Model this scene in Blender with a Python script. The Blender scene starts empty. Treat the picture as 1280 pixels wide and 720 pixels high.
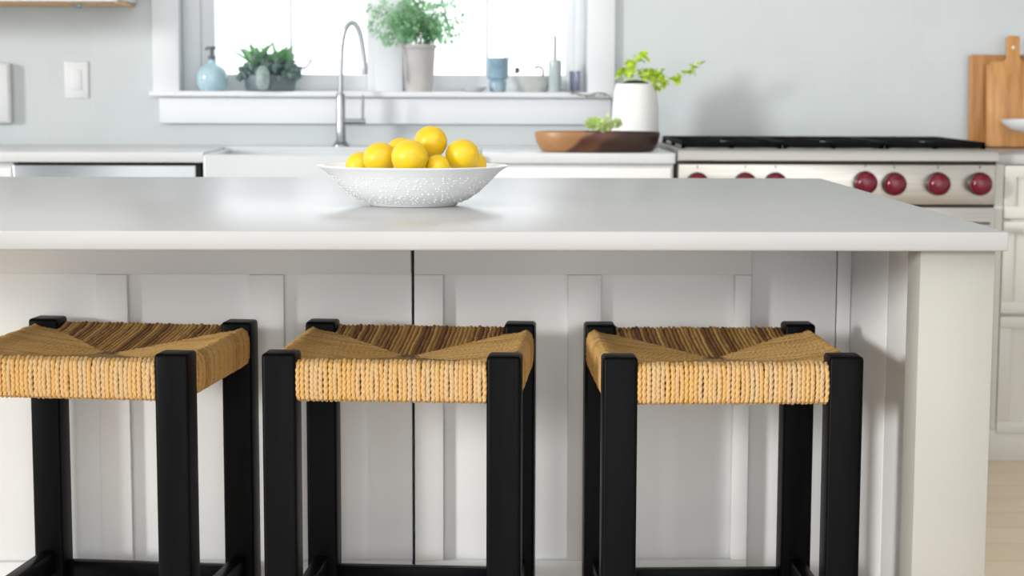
import bpy, bmesh, math, random
from mathutils import Vector, Matrix
random.seed(7)
C = bpy.context.scene
COL = C.collection
PI = math.pi

# ---------------------------------------------------------------- camera numbers
CAM_H, PITCH, YAW, ROLL, FPX, CX = 1.1296, 0.1143, 0.0257, 0.0037, 2255.35, 657.51
FW = Vector((math.sin(YAW)*math.cos(PITCH), math.cos(YAW)*math.cos(PITCH), -math.sin(PITCH)))
RT = Vector((math.cos(YAW), -math.sin(YAW), 0.0))
UP = RT.cross(FW)
R2 = RT*math.cos(ROLL) + UP*math.sin(ROLL)
U2 = R2.cross(FW)

def at(u, v, Y):
    d = FW + R2*((u-CX)/FPX) + U2*((360-v)/FPX)
    return Vector((0, 0, CAM_H)) + d*(Y/d.y)
def ax(u, v, Y): return at(u, v, Y).x
def az(u, v, Y): return at(u, v, Y).z
def px(n, Y): return n*Y/FPX          # metres covered by n pixels at distance Y

# ---------------------------------------------------------------- materials
def mat(name, col, rough=.5, metal=0., **k):
    m = bpy.data.materials.new(name); m.use_nodes = True
    nt = m.node_tree; b = nt.nodes['Principled BSDF']
    b.inputs['Base Color'].default_value = (*col, 1)
    b.inputs['Roughness'].default_value = rough
    b.inputs['Metallic'].default_value = metal
    for kk, v in k.items():
        b.inputs[kk.replace('_', ' ')].default_value = v
    return m
def noise_col(m, c1, c2, scale=8, detail=4, stretch=(1, 1, 1), bump=0., bscale=None, lo=.3, hi=.7, coord='Object', dist=.002):
    nt = m.node_tree; b = nt.nodes['Principled BSDF']
    tc = nt.nodes.new('ShaderNodeTexCoord'); mp = nt.nodes.new('ShaderNodeMapping')
    mp.inputs['Scale'].default_value = stretch
    n = nt.nodes.new('ShaderNodeTexNoise'); n.inputs['Scale'].default_value = scale; n.inputs['Detail'].default_value = detail
    r = nt.nodes.new('ShaderNodeValToRGB')
    r.color_ramp.elements[0].position = lo; r.color_ramp.elements[0].color = (*c1, 1)
    r.color_ramp.elements[1].position = hi; r.color_ramp.elements[1].color = (*c2, 1)
    nt.links.new(tc.outputs[coord], mp.inputs['Vector']); nt.links.new(mp.outputs[0], n.inputs['Vector'])
    nt.links.new(n.outputs['Fac'], r.inputs['Fac']); nt.links.new(r.outputs[0], b.inputs['Base Color'])
    if bump:
        n2 = nt.nodes.new('ShaderNodeTexNoise'); n2.inputs['Scale'].default_value = bscale or scale*4
        nt.links.new(mp.outputs[0], n2.inputs['Vector'])
        bp = nt.nodes.new('ShaderNodeBump'); bp.inputs['Strength'].default_value = bump; bp.inputs['Distance'].default_value = dist
        nt.links.new(n2.outputs['Fac'], bp.inputs['Height']); nt.links.new(bp.outputs[0], b.inputs['Normal'])
    return m

M = {}
M['paint'] = noise_col(mat('warm_white_cabinet_paint', (.76, .75, .72), .42), (.85, .86, .86), (.88, .89, .89), 5, bump=.03, bscale=90)
M['cream_paint'] = noise_col(mat('cream_cabinet_paint', (.6, .59, .55), .42), (.59, .58, .53), (.62, .61, .56), 5)
M['white_paint'] = noise_col(mat('white_painted_trim', (.86, .87, .88), .4), (.75, .77, .795), (.78, .80, .82), 4)
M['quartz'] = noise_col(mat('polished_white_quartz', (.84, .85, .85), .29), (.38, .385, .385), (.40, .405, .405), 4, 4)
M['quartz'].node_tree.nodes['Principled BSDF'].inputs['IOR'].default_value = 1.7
M['quartz_back'] = noise_col(mat('white_wall_run_quartz', (.7, .7, .7), .25), (.66, .68, .69), (.70, .72, .73), 6, 8)
M['black_wood'] = noise_col(mat('black_stained_wood', (.008, .008, .009), .38, Specular_IOR_Level=.07), (.0014, .0016, .002), (.003, .0033, .004), 14, 6, (6, 6, .6), .18, 40, dist=.0006)
M['steel'] = noise_col(mat('brushed_stainless_steel', (.5, .48, .45), .3, 1.), (.43, .41, .375), (.52, .50, .46), 3, 3, (1, 1, 30), .05, 60)
M['bright_steel'] = mat('satin_nickel', (.36, .38, .40), .28, 1.)
M['dark_steel'] = mat('dark_polished_steel', (.12, .115, .11), .2, 1.)
M['dark_gap'] = mat('dark_seam_shadow_gap_steel', (.05, .045, .04), .6)
M['iron'] = noise_col(mat('black_cast_iron', (.01, .01, .011), .6, Specular_IOR_Level=.08), (.002, .002, .0025), (.005, .005, .006), 30, bump=.2, bscale=200)
M['red'] = mat('deep_red_knob_plastic', (.13, .002, .014), .2)
M['porcelain'] = mat('white_glazed_ceramic', (.84, .85, .86), .22)
M['fireclay'] = mat('white_fireclay', (.62, .65, .67), .2)
M['plastic'] = mat('white_plastic', (.74, .76, .77), .35)
M['soil'] = noise_col(mat('dark_soil', (.02, .016, .012), .9), (.012, .01, .008), (.04, .03, .02), 60, bump=.6)

# zellige style glazed wall tile
def tile_material():
    m = mat('white_glazed_wall_tile', (.7, .72, .73), .28)
    nt = m.node_tree; b = nt.nodes['Principled BSDF']
    tc = nt.nodes.new('ShaderNodeTexCoord'); sp = nt.nodes.new('ShaderNodeSeparateXYZ'); cb = nt.nodes.new('ShaderNodeCombineXYZ')
    nt.links.new(tc.outputs['Object'], sp.inputs[0]); nt.links.new(sp.outputs['X'], cb.inputs['X']); nt.links.new(sp.outputs['Z'], cb.inputs['Y'])
    br = nt.nodes.new('ShaderNodeTexBrick')
    br.offset = .5
    br.inputs['Scale'].default_value = 1.0
    br.inputs['Brick Width'].default_value = .10; br.inputs['Row Height'].default_value = .10
    br.inputs['Mortar Size'].default_value = .0016; br.inputs['Mortar Smooth'].default_value = .4
    br.inputs['Color1'].default_value = (.57, .61, .62, 1); br.inputs['Color2'].default_value = (.555, .595, .605, 1)
    br.inputs['Mortar'].default_value = (.58, .615, .625, 1)
    nt.links.new(cb.outputs[0], br.inputs['Vector']); nt.links.new(br.outputs['Color'], b.inputs['Base Color'])
    n = nt.nodes.new('ShaderNodeTexNoise'); n.inputs['Scale'].default_value = 14
    nt.links.new(cb.outputs[0], n.inputs['Vector'])
    mx = nt.nodes.new('ShaderNodeMath'); mx.operation = 'SUBTRACT'
    nt.links.new(n.outputs['Fac'], mx.inputs[0]); nt.links.new(br.outputs['Fac'], mx.inputs[1])
    bp = nt.nodes.new('ShaderNodeBump'); bp.inputs['Strength'].default_value = .12; bp.inputs['Distance'].default_value = .002
    nt.links.new(mx.outputs[0], bp.inputs['Height']); nt.links.new(bp.outputs[0], b.inputs['Normal'])
    return m
M['tile'] = tile_material()

def wood_material(name, c1, c2, rough=.45, scale=4, stretch=(1, 1, 1)):
    return noise_col(mat(name, c1, rough), c1, c2, scale, 6, stretch, .12, scale*5, .32, .68, dist=.0008)
M['board_wood'] = wood_material('honey_oak_board', (.40, .18, .05), (.60, .31, .11), .4, 5, (10, 10, 1))
M['board_wood2'] = wood_material('darker_oak_board', (.33, .14, .04), (.50, .25, .085), .4, 5, (12, 12, 1))
M['underside'] = wood_material('pale_wood_underside', (.58, .34, .16), (.70, .46, .24), .5, 4, (1, 8, 8))

def floor_material():
    m = mat('pale_oak_floor', (.55, .42, .28), .35)
    nt = m.node_tree; b = nt.nodes['Principled BSDF']
    tc = nt.nodes.new('ShaderNodeTexCoord'); br = nt.nodes.new('ShaderNodeTexBrick')
    br.inputs['Scale'].default_value = 1; br.inputs['Brick Width'].default_value = 1.6; br.inputs['Row Height'].default_value = .16
    br.inputs['Mortar Size'].default_value = .0015
    br.inputs['Color1'].default_value = (.74, .59, .42, 1); br.inputs['Color2'].default_value = (.80, .65, .48, 1); br.inputs['Mortar'].default_value = (.36, .26, .17, 1)
    nt.links.new(tc.outputs['Object'], br.inputs['Vector'])
    n = nt.nodes.new('ShaderNodeTexNoise'); n.inputs['Scale'].default_value = 5
    mp = nt.nodes.new('ShaderNodeMapping'); mp.inputs['Scale'].default_value = (1, 9, 1)
    nt.links.new(tc.outputs['Object'], mp.inputs[0]); nt.links.new(mp.outputs[0], n.inputs['Vector'])
    mx = nt.nodes.new('ShaderNodeMixRGB'); mx.blend_type = 'MULTIPLY'; mx.inputs[0].default_value = .18
    nt.links.new(br.outputs['Color'], mx.inputs[1]); nt.links.new(n.outputs['Color'], mx.inputs[2]); nt.links.new(mx.outputs[0], b.inputs['Base Color'])
    return m
M['floor'] = floor_material()

def rush_material():
    m = mat('twisted_natural_rush', (.5, .3, .12), .62)
    nt = m.node_tree; b = nt.nodes['Principled BSDF']
    a = nt.nodes.new('ShaderNodeAttribute'); a.attribute_name = 'tone'
    r = nt.nodes.new('ShaderNodeValToRGB')
    r.color_ramp.elements[0].position = 0; r.color_ramp.elements[0].color = (.17, .06, .013, 1)
    r.color_ramp.elements[1].position = 1; r.color_ramp.elements[1].color = (.55, .385, .205, 1)
    e = r.color_ramp.elements.new(.5); e.color = (.60, .35, .10, 1)
    tc = nt.nodes.new('ShaderNodeTexCoord'); n = nt.nodes.new('ShaderNodeTexNoise'); n.inputs['Scale'].default_value = 160; n.inputs['Detail'].default_value = 3
    nt.links.new(tc.outputs['Object'], n.inputs['Vector'])
    mt = nt.nodes.new('ShaderNodeMath'); mt.operation = 'MULTIPLY_ADD'; mt.inputs[1].default_value = .5; mt.inputs[2].default_value = -.25
    ad = nt.nodes.new('ShaderNodeMath'); ad.operation = 'ADD'
    nt.links.new(n.outputs['Fac'], mt.inputs[0]); nt.links.new(mt.outputs[0], ad.inputs[0]); nt.links.new(a.outputs['Fac'], ad.inputs[1])
    nt.links.new(ad.outputs[0], r.inputs['Fac']); nt.links.new(r.outputs[0], b.inputs['Base Color'])
    bp = nt.nodes.new('ShaderNodeBump'); bp.inputs['Strength'].default_value = .5; bp.inputs['Distance'].default_value = .0015
    nt.links.new(n.outputs['Fac'], bp.inputs['Height']); nt.links.new(bp.outputs[0], b.inputs['Normal'])
    return m
M['rush'] = rush_material()

def leaf_mat(name, c1, c2, sss=.0):
    m = noise_col(mat(name, c1, .5), c1, c2, 25, 2)
    # leaves let some daylight through
    nt = m.node_tree; b = nt.nodes['Principled BSDF']; out = nt.nodes['Material Output']
    tr = nt.nodes.new('ShaderNodeBsdfTranslucent'); tr.inputs['Color'].default_value = (*[min(1, c*1.5) for c in c2], 1)
    mx = nt.nodes.new('ShaderNodeMixShader'); mx.inputs[0].default_value = .16
    nt.links.new(b.outputs[0], mx.inputs[1]); nt.links.new(tr.outputs[0], mx.inputs[2]); nt.links.new(mx.outputs[0], out.inputs['Surface'])
    return m
M['leaf_dark'] = leaf_mat('grey_green_succulent_leaf', (.13, .21, .20), (.28, .38, .35))
M['leaf_bright'] = leaf_mat('fresh_green_succulent_leaf', (.16, .36, .17), (.32, .56, .30))
M['leaf_fern'] = leaf_mat('soft_green_frond', (.22, .46, .25), (.38, .62, .38))
M['leaf_lime'] = leaf_mat('lime_green_leaf', (.42, .66, .02), (.70, .90, .10))
M['stem'] = mat('pale_green_stem', (.45, .58, .30), .6)
M['twig'] = mat('grey_brown_twig', (.20, .20, .17), .7)

def clear_material(name, tint, cover):
    m = bpy.data.materials.new(name); m.use_nodes = True
    nt = m.node_tree; nt.nodes.clear()
    o = nt.nodes.new('ShaderNodeOutputMaterial'); t = nt.nodes.new('ShaderNodeBsdfTransparent'); t.inputs[0].default_value = (*tint, 1)
    g = nt.nodes.new('ShaderNodeBsdfGlossy'); g.inputs['Roughness'].default_value = .03
    mx = nt.nodes.new('ShaderNodeMixShader'); mx.inputs[0].default_value = cover
    nt.links.new(t.outputs[0], mx.inputs[1]); nt.links.new(g.outputs[0], mx.inputs[2]); nt.links.new(mx.outputs[0], o.inputs['Surface'])
    return m
M['pane'] = clear_material('window_glass', (.99, 1, 1), .03)
M['tumbler'] = clear_material('smoky_clear_glass', (.72, .74, .80), .12)

# ---------------------------------------------------------------- mesh helpers
def tag(o, label=None, cat=None, group=None, kind=None):
    if label: o['label'] = label
    if cat: o['category'] = cat
    if group: o['group'] = group
    if kind: o['kind'] = kind
    return o
def empty(name, loc, label, cat, group=None, rz=0):
    o = bpy.data.objects.new(name, None); COL.objects.link(o)
    o.location = loc; o.rotation_euler = (0, 0, rz); o.empty_display_size = .05
    return tag(o, label, cat, group)
def obj(name, bm, m, parent=None, smooth=True, loc=None):
    """link a bmesh as one object; with a parent the mesh is in the parent's own space"""
    me = bpy.data.meshes.new(name)
    bmesh.ops.recalc_face_normals(bm, faces=bm.faces)
    bm.to_mesh(me); bm.free()
    me.materials.append(m)
    for p in me.polygons: p.use_smooth = smooth
    if smooth:
        me.set_sharp_from_angle(angle=math.radians(38))
    o = bpy.data.objects.new(name, me); COL.objects.link(o)
    if parent: o.parent = parent
    if loc: o.location = loc
    return o
def abox(bm, x0, x1, y0, y1, z0, z1, bev=0., seg=2):
    b = bmesh.new()
    bmesh.ops.create_cube(b, size=1)
    for v in b.verts:
        v.co = Vector(((x0+x1)/2+v.co.x*(x1-x0), (y0+y1)/2+v.co.y*(y1-y0), (z0+z1)/2+v.co.z*(z1-z0)))
    if bev:
        bmesh.ops.bevel(b, geom=list(b.edges), offset=bev, segments=seg, profile=.5, affect='EDGES')
    merge(bm, b); return bm
def merge(bm, b, M4=None):
    if M4 is not None: b.transform(M4)
    me = bpy.data.meshes.new('tmp'); b.to_mesh(me); b.free()
    bm.from_mesh(me); bpy.data.meshes.remove(me)
def box(x0, x1, y0, y1, z0, z1, bev=0., seg=2):
    return abox(bmesh.new(), x0, x1, y0, y1, z0, z1, bev, seg)
def lathe(bm, prof, c=(0, 0, 0), n=48, sx=1, sy=1, wob=None):
    rings = []
    for r, z in prof:
        if r < 1e-6:
            rings.append([bm.verts.new((c[0], c[1], c[2]+z))])
        else:
            ring = []
            for k in range(n):
                a = 2*PI*k/n; rr = r*(wob(a, z) if wob else 1)
                ring.append(bm.verts.new((c[0]+rr*sx*math.cos(a), c[1]+rr*sy*math.sin(a), c[2]+z)))
            rings.append(ring)
    for A, B in zip(rings, rings[1:]):
        for k in range(n):
            k2 = (k+1) % n
            if len(A) == 1 and len(B) == 1: continue
            if len(A) == 1: bm.faces.new((A[0], B[k2], B[k]))
            elif len(B) == 1: bm.faces.new((A[k], A[k2], B[0]))
            else: bm.faces.new((A[k], A[k2], B[k2], B[k]))
    return bm
def tube(bm, pts, r, n=10, caps=True, rr=None, layer=None, tone=0.):
    pts = [Vector(p) for p in pts]; rings = []
    t0 = (pts[1]-pts[0]).normalized()
    nrm = t0.orthogonal().normalized()
    for i, p in enumerate(pts):
        if i == 0: t = t0
        elif i == len(pts)-1: t = (pts[-1]-pts[-2]).normalized()
        else: t = ((pts[i+1]-p).normalized()+(p-pts[i-1]).normalized()).normalized()
        nrm = (nrm - t*nrm.dot(t)).normalized(); bi = t.cross(nrm)
        R = (rr[i] if rr else r)
        ring = [bm.verts.new(p+(nrm*math.cos(2*PI*k/n)+bi*math.sin(2*PI*k/n))*R) for k in range(n)]
        if layer:
            for v in ring: v[layer] = tone
        rings.append(ring)
    for A, B in zip(rings, rings[1:]):
        for k in range(n): bm.faces.new((A[k], A[(k+1) % n], B[(k+1) % n], B[k]))
    if caps:
        bm.faces.new(rings[0][::-1]); bm.faces.new(rings[-1])
    return bm
def prism(bm, outline, z0, z1, axis='z', bev=0.):
    """outline: list of (a,b); axis is the extrusion axis"""
    def P(a, b, c): return (a, b, c) if axis == 'z' else ((a, c, b) if axis == 'y' else (c, a, b))
    b = bmesh.new()
    lo = [b.verts.new(P(x, y, z0)) for x, y in outline]; hi = [b.verts.new(P(x, y, z1)) for x, y in outline]
    b.faces.new(lo[::-1]); b.faces.new(hi)
    n = len(outline)
    for k in range(n): b.faces.new((lo[k], lo[(k+1) % n], hi[(k+1) % n], hi[k]))
    bmesh.ops.recalc_face_normals(b, faces=b.faces)
    if bev: bmesh.ops.bevel(b, geom=list(b.edges), offset=bev, segments=2, profile=.5, affect='EDGES')
    merge(bm, b); return bm
def leaf(bm, base, d, length, width, bend=.25, cup=.15, rows=4):
    """a pointed, bent leaf blade with a folded midrib and a little thickness of curl"""
    base = Vector(base); d = Vector(d).normalized()
    side = d.cross(Vector((0, 0, 1)))
    if side.length < .05: side = Vector((1, 0, 0))
    side.normalize(); up = side.cross(d).normalized()
    side = (side*math.cos(random.uniform(-.6, .6))+up*math.sin(random.uniform(-.6, .6))).normalized()
    up = side.cross(d).normalized()
    prev = None
    for i in range(rows+1):
        t = i/rows
        w = width*.5*math.sin(PI*min(1, .08+t*.92))**.8 if t < 1 else .0
        c = base + d*length*t - Vector((0, 0, 1))*bend*length*t*t
        row = [bm.verts.new(c-side*w+up*cup*w), bm.verts.new(c), bm.verts.new(c+side*w+up*cup*w)]
        if prev:
            bm.faces.new((prev[0], prev[1], row[1], row[0])); bm.faces.new((prev[1], prev[2], row[2], row[1]))
        prev = row
    return bm

# ================================================================ THE ROOM
WY = 5.90                                    # face of the back wall
XL, XR = -3.2, 2.75
tag(obj('floor', box(XL, XR, -1.5, WY, -.05, 0), M['floor'], smooth=False), kind='structure')
tag(obj('ceiling', box(XL, XR, -1.5, WY, 2.62, 2.7), M['white_paint'], smooth=False), kind='structure')
ox0, ox1 = ax(224, 60, WY), ax(733, 60, WY)      # window opening
oz0, oz1 = az(480, 117, WY), 2.15
wb = bmesh.new()
abox(wb, XL, ox0, WY, WY+.16, 0, 2.62); abox(wb, ox1, XR, WY, WY+.16, 0, 2.62)
abox(wb, ox0, ox1, WY, WY+.16, 0, oz0-.012); abox(wb, ox0, ox1, WY, WY+.16, oz1, 2.62)
tag(obj('wall_back', wb, M['tile'], smooth=False), kind='structure')
tag(obj('wall_right', box(XR, XR+.12, .2, WY+.16, 0, 2.62), M['white_paint'], smooth=False), kind='structure')

# window: frame, two sashes with a centre mullion, glass
win = empty('window_1', (0, WY+.1, oz0), None, None); win['kind'] = 'structure'
def wpart(name, bm, m, parent=win):
    bm.transform(Matrix.Translation((0, -(WY+.1), -oz0)))
    o = obj(name, bm, m, parent); o['kind'] = 'structure'; return o
YF = WY+.07
f = bmesh.new()
gx0, gx1 = ax(268, 60, YF), ax(707, 60, YF); mx0, mx1 = ax(458, 50, YF), ax(514, 50, YF)
gz0 = az(400, 93, YF)
abox(f, ox0, gx0-.045, YF, WY+.15, oz0, oz1, .003); abox(f, gx1+.03, ox1, YF, WY+.15, oz0, oz1, .003)
abox(f, mx0+.028, mx1-.028, YF-.006, WY+.15, oz0, oz1, .003)
abox(f, ox0, ox1, YF, WY+.15, oz1-.05, oz1, .003)
wpart('window_frame', f, M['white_paint'])
for a, b_ in ((gx0-.045, mx0+.028), (mx1-.028, gx1+.03)):
    s = bmesh.new()
    l, r = (gx0, mx0) if a < mx0 else (mx1, gx1)
    abox(s, a, l, YF+.012, YF+.055, oz0, oz1-.05, .003); abox(s, r, b_, YF+.012, YF+.055, oz0, oz1-.05, .003)
    abox(s, l, r, YF+.012, YF+.055, oz0, gz0, .003); abox(s, l, r, YF+.012, YF+.055, oz1-.1, oz1-.05, .003)
    sash = wpart('window_sash', s, M['white_paint'])
    g = box(l, r, YF+.033, YF+.037, gz0, oz1-.1); g.transform(Matrix.Translation((0, -(WY+.1), -oz0)))
    gg = obj('glass_pane', g, M['pane'], sash); gg['kind'] = 'structure'
    u = 363 if l == gx0 else 609
    mu = box(ax(u-2.1, 50, YF), ax(u+2.1, 50, YF), YF+.024, YF+.03, gz0, oz1-.1)
    mu.transform(Matrix.Translation((0, -(WY+.1), -oz0)))
    obj('glazing_bar', mu, M['bright_steel'], sash)['kind'] = 'structure'
# casing boards round the window
t1 = bmesh.new(); cy0 = WY-.022
abox(t1, ax(190, 60, cy0), ax(223, 60, cy0), cy0, WY-.0005, oz0+.002, oz1+.1, .003)
tag(obj('trim_1', t1, M['white_paint']), kind='structure')
t2 = box(ax(735, 60, cy0), ax(769, 60, cy0), cy0, WY-.0005, oz0+.002, oz1+.1, .003)
tag(obj('trim_2', t2, M['white_paint']), kind='structure')
tag(obj('trim_4', box(ax(186, 60, cy0), ax(773, 60, cy0), cy0-.006, WY-.0005, oz1+.1005, oz1+.2, .003), M['white_paint']), kind='structure')
tag(obj('trim_5', box(ax(223, 60, cy0)+.0005, ax(735, 60, cy0)-.0005, cy0, WY-.0005, oz1-.01, oz1+.1, .003), M['white_paint']), kind='structure')
# sill (stool) and the apron board beneath
SY0 = WY-.05
sz = az(480, 114.5, SY0)
tag(obj('window_sill', box(ax(186, 114, SY0), ax(772, 114, SY0), SY0, YF+.0, sz-.018, sz, .004), M['white_paint']), kind='structure')
tag(obj('trim_3', box(ax(199, 130, cy0), ax(764, 130, cy0), cy0, WY-.0005, az(480, 155, cy0), sz-.0185, .003), M['white_paint']), kind='structure')

# ================================================================ ISLAND
ZC = .92; TH = .0275
IY0, IY1 = 2.5213, 3.9315; IX1 = .7472; IX0 = -1.72
top = box(IX0, IX1, IY0, IY1, ZC-TH, ZC, .003, 3)
tag(obj('island_countertop', top, M['quartz']), 'long polished white quartz worktop of the island, holding the lemon bowl', 'countertop')

YP = 3.215                      # face of the recessed panels
ZT = ZC-TH-.0005
XS = .672                       # inner face of the return beside the post
def island_unit(x0, x1, battens, label, recess=0.):
    e = empty('island_cabinet', ((x0+x1)/2, YP, 0), label, 'cabinet', 'panelled cabinet units under the island worktop')
    ox = (x0+x1)/2
    bt = .017
    b = box(x0-ox+.001, x1-ox-.001, .0, IY1-YP-.03, .0, ZT, .001); obj('carcass', b, M['paint'], e)
    zr = az(640, 343.5, YP-bt)
    b = box(x0-ox+.0015, x1-ox-.0015, -bt, -.0005, zr, ZT-.0005, .0015); obj('top_rail', b, M['paint'], e)
    zb = az(30, 703, YP-bt)
    b = box(x0-ox+.0015, x1-ox-.0015, -bt, -.0005, .0, zb, .0015); obj('base_rail', b, M['paint'], e)
    for a, c in battens:
        b = box(a-ox, c-ox, -bt, -.0005, zb+.0004, zr-.0004, .0012); obj('batten', b, M['paint'], e)
    return e
PX = lambda u: ax(u, 420, YP-.017)
s0 = PX(515)
island_unit(IX0+.02, s0-.0002, [(PX(-75), PX(-35)), (PX(122), PX(160)), (PX(313), PX(355))],
            'island cabinet back left of the dark vertical seam, behind the two left stools', 0)
s1 = PX(939)
island_unit(s0+.0026, s1, [(s0+.0045, PX(554)), (PX(710), PX(751)), (s1-.03, s1-.0016)],
            'island cabinet back between the dark vertical seam and the right-hand stool', 0)
# end panel behind the right stool + return + post: one end post assembly
e = empty('island_end_post', (.68, 2.56, 0), 'thick square white post with tongue-and-groove return holding up the right end of the island', 'post')
T = Matrix.Translation((-.68, -2.56, 0))
def epart(name, b, m=None):
    b.transform(T); return obj(name, b, m or M['paint'], e)
PY0 = 2.55
M['shaded_post_paint'] = noise_col(mat('shade_darkened_post_paint', (.66, .645, .60), .42), (.345, .342, .31), (.37, .367, .335), 5)  # darker than the panel paint: shade on the post front put into its colour
epart('post', box(ax(1149.5, 360, PY0), ax(1243, 360, PY0), PY0, PY0+.075, 0, ZT, .002), M['shaded_post_paint'])
b = bmesh.new()
for y0, y1 in ((PY0+.0755, 2.94), (2.944, YP+.012)):
    abox(b, XS, XS+.022, y0, y1, 0, ZT, .0018)
epart('side_board', b)
epart('side_core', box(XS+.0225, ax(1243, 360, PY0)-.004, PY0+.0755, IY1-.03, 0, ZT, .001))
xg = ax(1045, 400, YP+.012)
b = bmesh.new()
abox(b, s1+.0015, xg-.001, YP+.012, YP+.03, 0, ZT, .0018); abox(b, xg+.001, XS-.0005, YP+.012, YP+.03, 0, ZT, .0018)
epart('back_board', b)

# ================================================================ STOOLS
SW, SD, LG, SH = .3966, .4194, .0525, .7155
def cord(bm, pts, r, layer, tone, amp=.20):
    # resample to a fine step and twist a two-ply cross-section along the cord
    P = [Vector(p) for p in pts]; out = []; step = .0022
    for a, b in zip(P, P[1:]):
        n = max(1, int((b-a).length/step))
        for i in range(n): out.append(a.lerp(b, i/n))
    out.append(P[-1])
    ph = random.uniform(0, PI); N = 8; rings = []; L = 0
    nrm = (out[1]-out[0]).normalized().orthogonal().normalized()
    tw = PI/random.uniform(.007, .010)
    for i, p in enumerate(out):
        t = (out[min(i+1, len(out)-1)]-out[max(i-1, 0)]).normalized()
        if i: L += (p-out[i-1]).length
        nrm = (nrm-t*nrm.dot(t)).normalized(); bi = t.cross(nrm); ring = []
        for k in range(N):
            a = 2*PI*k/N; rr = r*(1.0+amp*math.cos(2*(a-ph-L*tw)))
            v = bm.verts.new(p+(nrm*math.cos(a)+bi*math.sin(a))*rr); v[layer] = tone+amp*.5*math.cos(2*(a-ph-L*tw)); ring.append(v)
        rings.append(ring)
    for A, B in zip(rings, rings[1:]):
        for k in range(N): bm.faces.new((A[k], A[(k+1) % N], B[(k+1) % N], B[k]))
    bm.faces.new(rings[0][::-1]); bm.faces.new(rings[-1])
def make_rush_seat():
    bm = bmesh.new(); layer = bm.verts.layers.float.new('tone')
    z0 = .7045; a = SW/2-LG+.0005; b = SD/2-LG+.0005
    A, B = SW/2-.004, SD/2-.004; zb = z0-.0595; r = .0036; sag = .026
    def zt(x, y):
        q = max(abs(x)/A, abs(y)/B)
        return z0-.001-sag*(1-q)**.8
    def family(n, half, out, swap, sgn, tone):
        for i in range(n):
            s = -half+r+(2*half-2*r)*i/(n-1)
            j = random.uniform(-.0006, .0006); tn = tone+random.uniform(-.28, .25)
            inner = out_in*abs(s)/half if False else None
            other = (b if not swap else a)
            e_ = other*abs(s)/half                       # where it meets the diagonal
            pts = []
            o = out-random.uniform(0, .0012); zz = z0+random.uniform(-.0012, .0008)
            mid = random.uniform(-.0009, .0009)
            prof = [(o-.03, zb+.001), (o-.010, zb-.001), (o-.002, zb+.003), (o, zb+.012), (o+.0006, (zb+z0)/2), (o, z0-.014), (o-.003, z0-.005), (o-.010, zz-.0008)]
            k = 7
            y1 = o-.012
            for t in range(1, k+1):
                yy = y1+(e_-.003-y1)*t/k
                X, Y = (s, yy) if not swap else (yy, s)
                prof.append((yy, zt(X, Y)+(random.uniform(-.0006, .0006) if t < k else 0)))
            if e_ > y1-.004: prof = prof[:8]+[(e_-.002, z0-.004)]
            for t, (p, z) in enumerate(prof):
                ss = s+j+mid*math.sin(t*1.3)
                P = (ss, p*sgn, z) if not swap else (p*sgn, ss, z)
                pts.append(P)
            cord(bm, pts, r*random.uniform(.97, 1.10), layer, tn, .08 if swap else .18)
    out_in = 1
    nf = 41; ns = 44
    family(nf, a, B, False, -1, .78)       # front rail
    family(nf, a, B, False, 1, .25)        # back rail, darker strands
    family(ns, b, A, True, -1, .56)
    family(ns, b, A, True, 1, .56)
    # stuffed core between the wrapped layers
    c = bmesh.new(); abox(c, -A+.006, A-.006, -b, b, zb+.004, z0-.022, .004); abox(c, -a, a, -B+.006, -b, zb+.004, z0-.008, .003)
    abox(c, -a, a, b, B-.006, zb+.004, z0-.008, .003); abox(c, -A+.006, -a, -b, b, zb+.004, z0-.008, .003); abox(c, a, A-.006, -b, b, zb+.004, z0-.008, .003)
    me = bpy.data.meshes.new('t'); c.to_mesh(me); c.free(); bm.from_mesh(me); bpy.data.meshes.remove(me)
    return bm
def make_stool():
    e = empty('counter_stool', (0, 0, 0), 'black wooden counter stool', 'stool', 'rush-seat counter stools at the island')
    seat = obj('rush_seat', make_rush_seat(), M['rush'], e)
    for sx in (-1, 1):
        for sy in (-1, 1):
            x = sx*(SW/2-LG/2); y = sy*(SD/2-LG/2)
            b = bmesh.new(); bmesh.ops.create_cube(b, size=1)
            for v in b.verts:
                v.co = Vector((x+v.co.x*LG, y+v.co.y*LG, SH/2+v.co.z*SH))
            bmesh.ops.bevel(b, geom=list(b.edges), offset=.0055, segments=3, profile=.5, affect='EDGES')
            obj('leg', b, M['black_wood'], e)
    def rail(x0, x1, y0, y1, z0, z1):
        obj('stretcher', box(x0, x1, y0, y1, z0, z1, .003), M['black_wood'], e)
    hx, hy = SW/2-LG, SD/2-LG
    rail(-hx, hx, hy+.016, hy+.038, .236, .281)
    rail(-hx, hx, -hy-.040, -hy-.012, .150, .195)
    rail(-SW/2+.014, -SW/2+.038, -hy, hy, .262, .304)
    rail(SW/2-.038, SW/2-.014, -hy, hy, .262, .304)
    return e
def copy_tree(o, parent=None):
    c = o.copy(); COL.objects.link(c); c.parent = parent
    for ch in [k for k in o.children]: copy_tree(ch, c)
    return c
proto = make_stool()
spots = [(-.6112, 2.950, -.1362, 'leftmost black rush-seat stool, its seat cut off by the left edge of the photo'),
         (-.1175, 2.9179, -.0867, 'middle black rush-seat stool at the island, the one below the lemon bowl'),
         (.3813, 2.8977, .0158, 'rightmost black rush-seat stool, standing next to the thick white island post')]
for i, (x, y, t, lab) in enumerate(spots):
    o = proto if i == 0 else copy_tree(proto)
    o.location = (x, y, 0); o.rotation_euler = (0, 0, t); o['label'] = lab

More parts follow.
